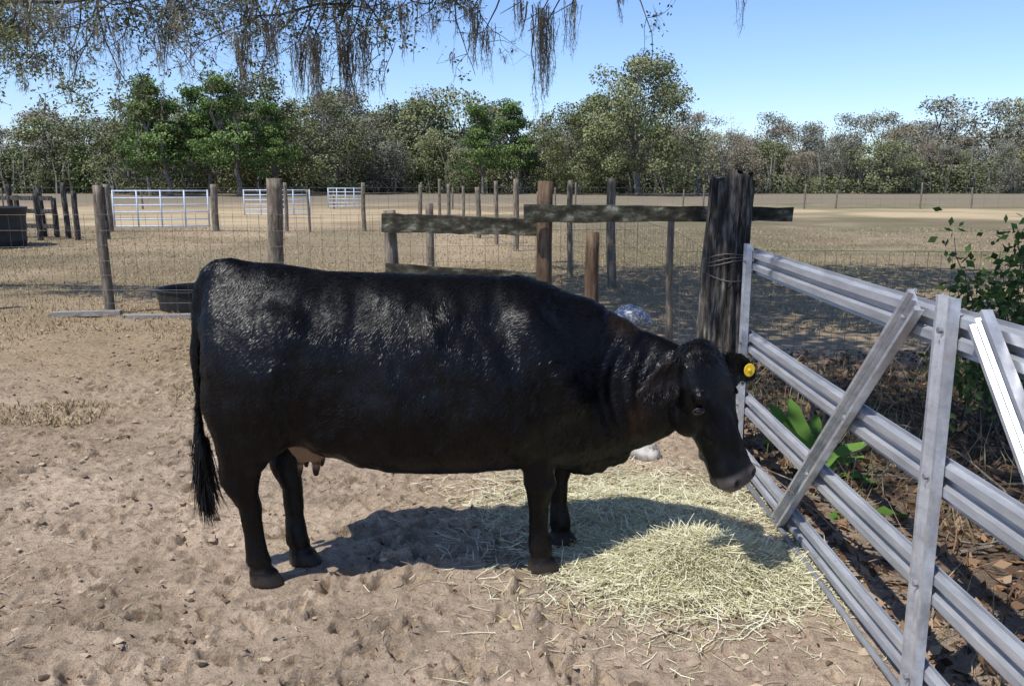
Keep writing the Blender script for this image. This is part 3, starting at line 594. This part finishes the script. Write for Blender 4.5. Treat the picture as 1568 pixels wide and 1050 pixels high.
def skyh(px): return np.interp(px,[-75,-58,-45,-32,-20,-5,3,10,20,32,45,60,80],[8.8,7.8,7.4,9.0,10.4,9.4,8.2,9.4,8.0,7.4,8.2,8.2,9.6])
for row,(yy,dx,hs) in enumerate([(92,2.7,.66),(96,3.2,.9),(102,3.8,1.06),(110,4.4,1.15),(119,5.2,1.22)]):
    x=-94.
    while x<94:
        xx=x+(R()-.5)*3.2;b_=R()
        kind=rng.choice([0,0,1,2,8,3,4,4,5,1,7] if xx<15 else [0,1,1,2,3,3,4,4,1,3,7])
        s=skyh(xx*95/yy)*hs/8*(.68+.56*R()**1.5)
        put("tree_%d"%cnt,var[kind],xx,yy+(R()-.5)*5,s*(.75+.55*R()),R()*6.28,tl,s);cnt+=1;x+=dx*(.6+.8*R())
mb=MB();n=40000;x=(R(n)*2-1)*85;y=89.5+R(n)*5;z=R(n)**1.1*4.2*(.3+.9*vn(x*.3,y*.1,9))
quads(mb,np.stack([x,y,z],-1),unit(rng.normal(size=(n,3))+[-.2,-.5,.5]),.22+.1*R(n),0,np.clip(vn(x*.5,z*1.5,4)*.7+.25*(R(n)-.5)-.02,0,1),asp=.7)
n=260;x=(R(n)*2-1)*80;D=unit(rng.normal(size=(n,3))*[.16,.1,0]+[0,0,1]);strips(mb,np.stack([x,89.3+R(n)*2,np.zeros(n)],-1),D,unit(D+rng.normal(size=(n,3))*.15),2+3.5*R(n),.07+.09*R(n),np.tile([1.,0,0],(n,1)),1,R(n),.4)
mb.obj("undergrowth",[LM["olive"],matrnd("pale_trunks",[(0,(.08,.07,.06)),(1,(.27,.25,.21))],.9)],tl)
pn=[tree("pine_mesh",10,3.2,"green",301,12000,.19,True,nc=60),tree("pine_mesh",10,2.8,"green",302,10000,.19,True,nc=50)]
for x,y,s,k in[(-33.5,80,.92,1),(-31,78,1.05,0),(-28,80,1.0,1),(-24.5,77,1.06,0),(-21.5,79,.85,1)]: put("pine_tree",pn[k],x,y,s*1.05,x,sz=s)
for x,y,s,k in[(-2.9,86,.88,1),(.6,90,.95,0)]: put("pine_tree",pn[k],x,y,s,x,sz=s)
ok_=tree("oak_mesh",12.6,5.0,"olive",411,22000,.22,low=.15,nc=90);put("oak_tree",ok_,11.8,80,1.02,0)
ok2=tree("oak_mesh",10.4,4.4,"olive",412,13000,.22,low=.06,nc=66);put("oak_tree",ok2,-36.5,84,.9,1);put("oak_tree",ok2,-17.8,84,.92,2.5);put("oak_tree",ok2,-26,88,1.15,4.5);put("oak_tree",ok2,6.5,86,.85,3.5)
bare=tree("bare_mesh",8,2.3,"brown",413,1500,.12,low=.3);put("bare_tree",bare,17.5,82,1,0);put("bare_tree",bare,20.5,84,.95,2)
# ---------------------------------------------------------------- live oak overhead with Spanish moss
lo=empty("live_oak_tree")
mb=MB()
def limb(P,r0,r1,n=8):
    P=np.asarray(P,float);t=np.linspace(0,1,len(P));tt=np.linspace(0,1,len(P)*5);Q=np.stack([np.interp(tt,t,P[:,k]) for k in range(3)],-1)
    Q[1:-1]=(Q[:-2]+Q[1:-1]*2+Q[2:])/4;Q[1:-1]+=rng.normal(size=Q[1:-1].shape)*.03
    tube(mb,Q,np.linspace(r0,r1,len(Q)),n,0,cap=False);return Q
limb([(10.5,7.5,-.3),(10.3,7.5,1.2),(10,7.6,2.8),(9.7,7.7,3.8)],.55,.42,14)
limb([(9.8,7.7,3.3),(7.5,8,5.2),(4.5,8.5,6.4),(1,9,6.6),(-2,9.6,6.2)],.32,.09)
limb([(9.8,7.7,3.4),(8,6,5.5),(5.5,5,6.6),(2.5,4.8,7)],.26,.06)
limb([(9.7,7.8,3.5),(9,10,5.6),(7,12,6.6),(4,13,7)],.26,.06)
limb([(9.7,7.8,3.5),(11.5,9,6),(12,11,8)],.25,.06)
main=[limb([(1,9,6.6),(-1.5,10,5.6),(-4,10.8,4.7),(-7,11.3,4.15),(-10.5,11.8,3.9)],.10,.03),
limb([(-1.5,10,5.6),(-2.0,10.8,4.7),(-3.2,11.2,4.15),(-5.6,11.2,3.8),(-8,11,3.6)],.05,.015),
limb([(.2,9.2,6.4),(.3,10.4,5.0),(-.2,11,4.2),(-1.6,11.2,3.9),(-3.2,11.3,3.65)],.05,.012),
limb([(1.5,9,6.5),(1.6,10.3,5.1),(1.2,10.9,4.35),(.5,11.1,4.0)],.045,.01)]
CC=[];RR=[]
for q in range(1000):
    z=5.6+R()*2.6;gx_=.6+R()*12;gy_=3.4+R()*15
    if not((gx_>2.2 and gy_>4.0) or (gy_>7.6 and gx_>.7)): continue
    if vn(A([gx_*.8]),A([gy_*.8]),88)[0]<.40: continue
    if gy_-.4*z>13.0: continue
    c=A([gx_-.5*z,gy_-.4*z,z])
    if c[2]<1.65+.194*c[1]+1.2: continue
    g=rng.normal(size=(75,3))*[.34,.34,.2];CC.append(c+g);RR.append(R(75))
CC=np.concatenate(CC);quads(mb,CC,unit(rng.normal(size=CC.shape)+[0,0,.8]),.13+.07*R(len(CC)),1,np.concatenate(RR),asp=.6)
def twig(p,d,n,ln,r,droop=.07,wig=.28):
    P=[A(p)];d=unit(d)
    for q in range(n): d=unit(d+rng.normal(size=3)*wig+[0,0,-droop]);P.append(P[-1]+d*ln/n)
    tube(mb,P,np.linspace(r,r*.3,n+1),3,3,0,cap=False);return A(P)
moss=MB()
def mossbunch(p,ln,cnt,spread):
    for q in range(cnt):
        l=ln*(.25+.75*R()**.8);n=max(4,int(l/.07));b=A(p)+rng.normal(size=3)*[spread,spread,.06]
        tz=np.linspace(0,1,n+1);wx=np.cumsum(rng.normal(size=n+1)*.013);wy=np.cumsum(rng.normal(size=n+1)*.013)
        Q=np.stack([b[0]*np.ones(n+1)+wx-(b[0]-p[0])*tz*.6,b[1]+wy-(b[1]-p[1])*tz*.6,b[2]-l*tz],-1)
        wd=.003+.006*R();s=flatdirs(1,0)[0]
        ww=(wd*(1.1-tz*.8)*(.6+.8*R(n+1)))[:,None]
        V=np.concatenate([Q-s*ww,Q+s*ww]);i=np.arange(n)
        moss.add(V,np.stack([i,i+1,i+n+2,i+n+1],-1),0,R())
        m_=n*3;ii=rng.integers(0,n,m_);D=unit(rng.normal(size=(m_,3))*[1,1,.6]-[0,0,.7]);strips(moss,Q[ii],D,unit(D-[0,0,.9]),.03+.06*R(m_),.004,flatdirs(m_,0),r=R(m_),taper=.3)
tw=[]
for q in range(165):
    M=main[rng.choice([0,0,0,1,1,1,1,2,2,3])];p=M[rng.integers(len(M)//5,len(M))]
    if p[0]>-.8 and R()<.55: continue
    d=A([rng.normal()*.9-.2,rng.normal()*.35,-.50+rng.normal()*.28])
    B1=twig(p,d,9,.8+1.0*R(),.014,.02,.22)
    for kk in range(8):
        B2=twig(B1[rng.integers(2,10)],A([rng.normal(),rng.normal()*.6,-.15+rng.normal()*.5]),5,.3+.4*R(),.005,.04);tw.append(B2)
        for k3 in range(3): tw.append(twig(B2[rng.integers(1,6)],A([rng.normal(),rng.normal(),-.1+rng.normal()*.7]),3,.10+.2*R(),.0028,.04))
leafC=[];leafR=[]
for T_ in tw:
    gr=np.interp(T_[0][0],[-8,-5.5,-3.8,-1.5,1.5],[15,11,6,4,2.5])*(2.0 if vn(T_[0][:1]*1.3,T_[0][2:]*2.5,55)[0]>.5 else .5);m_=int(gr*R()*1.4)
    if m_:
        i=rng.integers(1,len(T_),m_);leafC.append(T_[i]+rng.normal(size=(m_,3))*.04);leafR.append(np.clip(R(m_)*.8+(.25 if T_[0][0]<-5 else -.05),0,1))
    if R()<.12: mossbunch(T_[rng.integers(1,len(T_))],.10+.34*R()**2,4,.02)
leafC=np.concatenate(leafC);quads(mb,leafC,unit(rng.normal(size=leafC.shape)),.028+.038*R(len(leafC)),2,np.concatenate(leafR),asp=.5)
for px_,zt,ln,cn in[(-3.4,3.40,.75,46),(-3.15,3.6,.7,26),(-2.65,3.3,.75,40),(-2.4,3.3,.9,60),(-2.1,3.3,.9,54),(-1.85,3.4,.75,34),(-1.3,3.7,.65,18),(-.5,3.7,.8,24),(-.35,3.5,.6,16),(.37,3.65,1.35,50),(.45,3.55,.9,26),(.75,3.8,.7,20),(.1,3.8,.5,18),(1.35,3.95,.5,12),(-5.6,3.3,.6,16),(-4.4,3.5,.65,18),(-6.3,3.4,.6,14),(-1.0,3.7,.5,16),(2.85,3.95,.55,7),(6.2,4.0,.55,8),(-4.9,3.4,.5,16),(-2.9,3.5,.6,20),(-5.9,3.5,.5,12)]:
    p=(px_,11.1+(R()-.5)*.9,zt);mossbunch(p,ln,cn,.06)
    tube(mb,[(px_-.25,p[1]+.1,zt-.12),(px_,p[1],zt),(px_+.15,p[1]-.1,zt+.25),(px_+.45,p[1]-.5,zt+.9),(px_+.8,10,6.0)],[.004,.007,.010,.014,.02],5,0,cap=False)
mb.obj("trunk_and_crown",[bark,LM["olive"],leafmat("leaf_hanging",(.06,.06,.035),(.16,.18,.07),(.34,.37,.15),.3),matnoise("twig_bark",[(.3,(.10,.09,.075)),(.7,(.28,.25,.21))],12,rough=.95,bd=0)],lo)
moss.obj("spanish_moss",[matrnd("spanish_moss",[(0,(.10,.085,.065)),(.5,(.28,.25,.195)),(1,(.48,.45,.37))],.9,.3)],lo)
# ---------------------------------------------------------------- plants on the right
greenleaf=leafmat("weed_leaf",(.04,.08,.015),(.10,.20,.035),(.18,.32,.07),.25)
def broad(mb,x,y,n,ln,wd,seed):
    for q in range(n):
        a=R()*6.28;l=ln*(.6+.5*R());el=.5+.8*R();d=A([math.cos(a)*math.cos(el),math.sin(a)*math.cos(el),math.sin(el)]);s=unit(np.cross(d,[0,0,1.]));k=7;V=[];P=A([x,y,.0])
        for j_ in range(k+1):
            t=j_/k;w_=wd*(math.sin(math.pi*min(1,t*.92+.04))**.8)*(.6 if t<.2 else 1);nn=np.cross(s,d)
            V+=[P-s*w_/2+nn*.012*math.sin(j_*2),P-nn*.01,P+s*w_/2+nn*.012*math.cos(j_*2)];d=unit(d-A([0,0,.16]));P=P+d*l/k
        F_=[[3*j_+b_,3*j_+b_+1,3*j_+b_+4,3*j_+b_+3] for j_ in range(k) for b_ in(0,1)];mb.add(V,F_,0,.3+.6*R())
for x,y,n,l,wd in[(1.66,4.5,9,.50,.12),(1.68,3.95,4,.26,.08),(1.85,5.0,5,.32,.09),(2.3,4.2,4,.2,.06),(2.2,3.0,3,.16,.05)]:
    mb=MB();broad(mb,x,y,n,l,wd,0);mb.obj("dock_plant",[greenleaf],smooth=True)
mb=MB()
for q in range(34):
    P=[A([2.85+R()*.9,4.9+R()*.6,0])];d=A([rng.normal()*.18,rng.normal()*.15,1.]);n=9;ln=.7+.8*R()
    for k in range(n): d=unit(d+rng.normal(size=3)*.17);P.append(P[-1]+d*ln/n)
    tube(mb,P,np.linspace(.007,.002,n+1),5,0,.3,cap=False);P=A(P);m_=80;i=rng.integers(3,n+1,m_);c=P[i]+rng.normal(size=(m_,3))*.07
    quads(mb,c,unit(rng.normal(size=(m_,3))+[0,-.3,.6]),.035+.045*R(m_),1,asp=.6)
mb.obj("shrub",[bark,leafmat("shrub_leaf",(.03,.05,.012),(.08,.13,.035),(.16,.23,.06),.25)])
mb=MB();n=7000;x=1.5+R(n)*4;y=2+R(n)*5.5;ok=fbm(x*1.6,y*1.6,99,3)>.44;x=x[ok];y=y[ok];n=len(x)
D=unit(rng.normal(size=(n,3))*[.45,.45,0]+[0,0,1]);strips(mb,np.stack([x,y,hz(x,y)],-1),D,unit(D+rng.normal(size=(n,3))*[.6,.6,.2]),.08+.3*R(n)**2,.003+.004*R(n),flatdirs(n,0),r=R(n),taper=.2)
mb.obj("weeds",[matrnd("weeds",[(0,(.05,.08,.02)),(.25,(.11,.14,.04)),(.35,(.20,.14,.07)),(1,(.44,.36,.23))],.7,.2)])
mb=MB()
for q in range(90):
    p=A([1.6+R()*3.5,2.2+R()*4.5,.02]);P=[p];d=unit(A([rng.normal(),rng.normal(),.5*R()]))
    for k in range(6): d=unit(d+rng.normal(size=3)*.25-[0,0,.08]);nx_=P[-1]+d*.14;nx_[2]=max(.015,nx_[2]);P.append(nx_)
    tube(mb,P,np.linspace(.008,.003,7)*(.5+R()),5,0,cap=False)
mb.obj("fallen_sticks",[wood_grey])
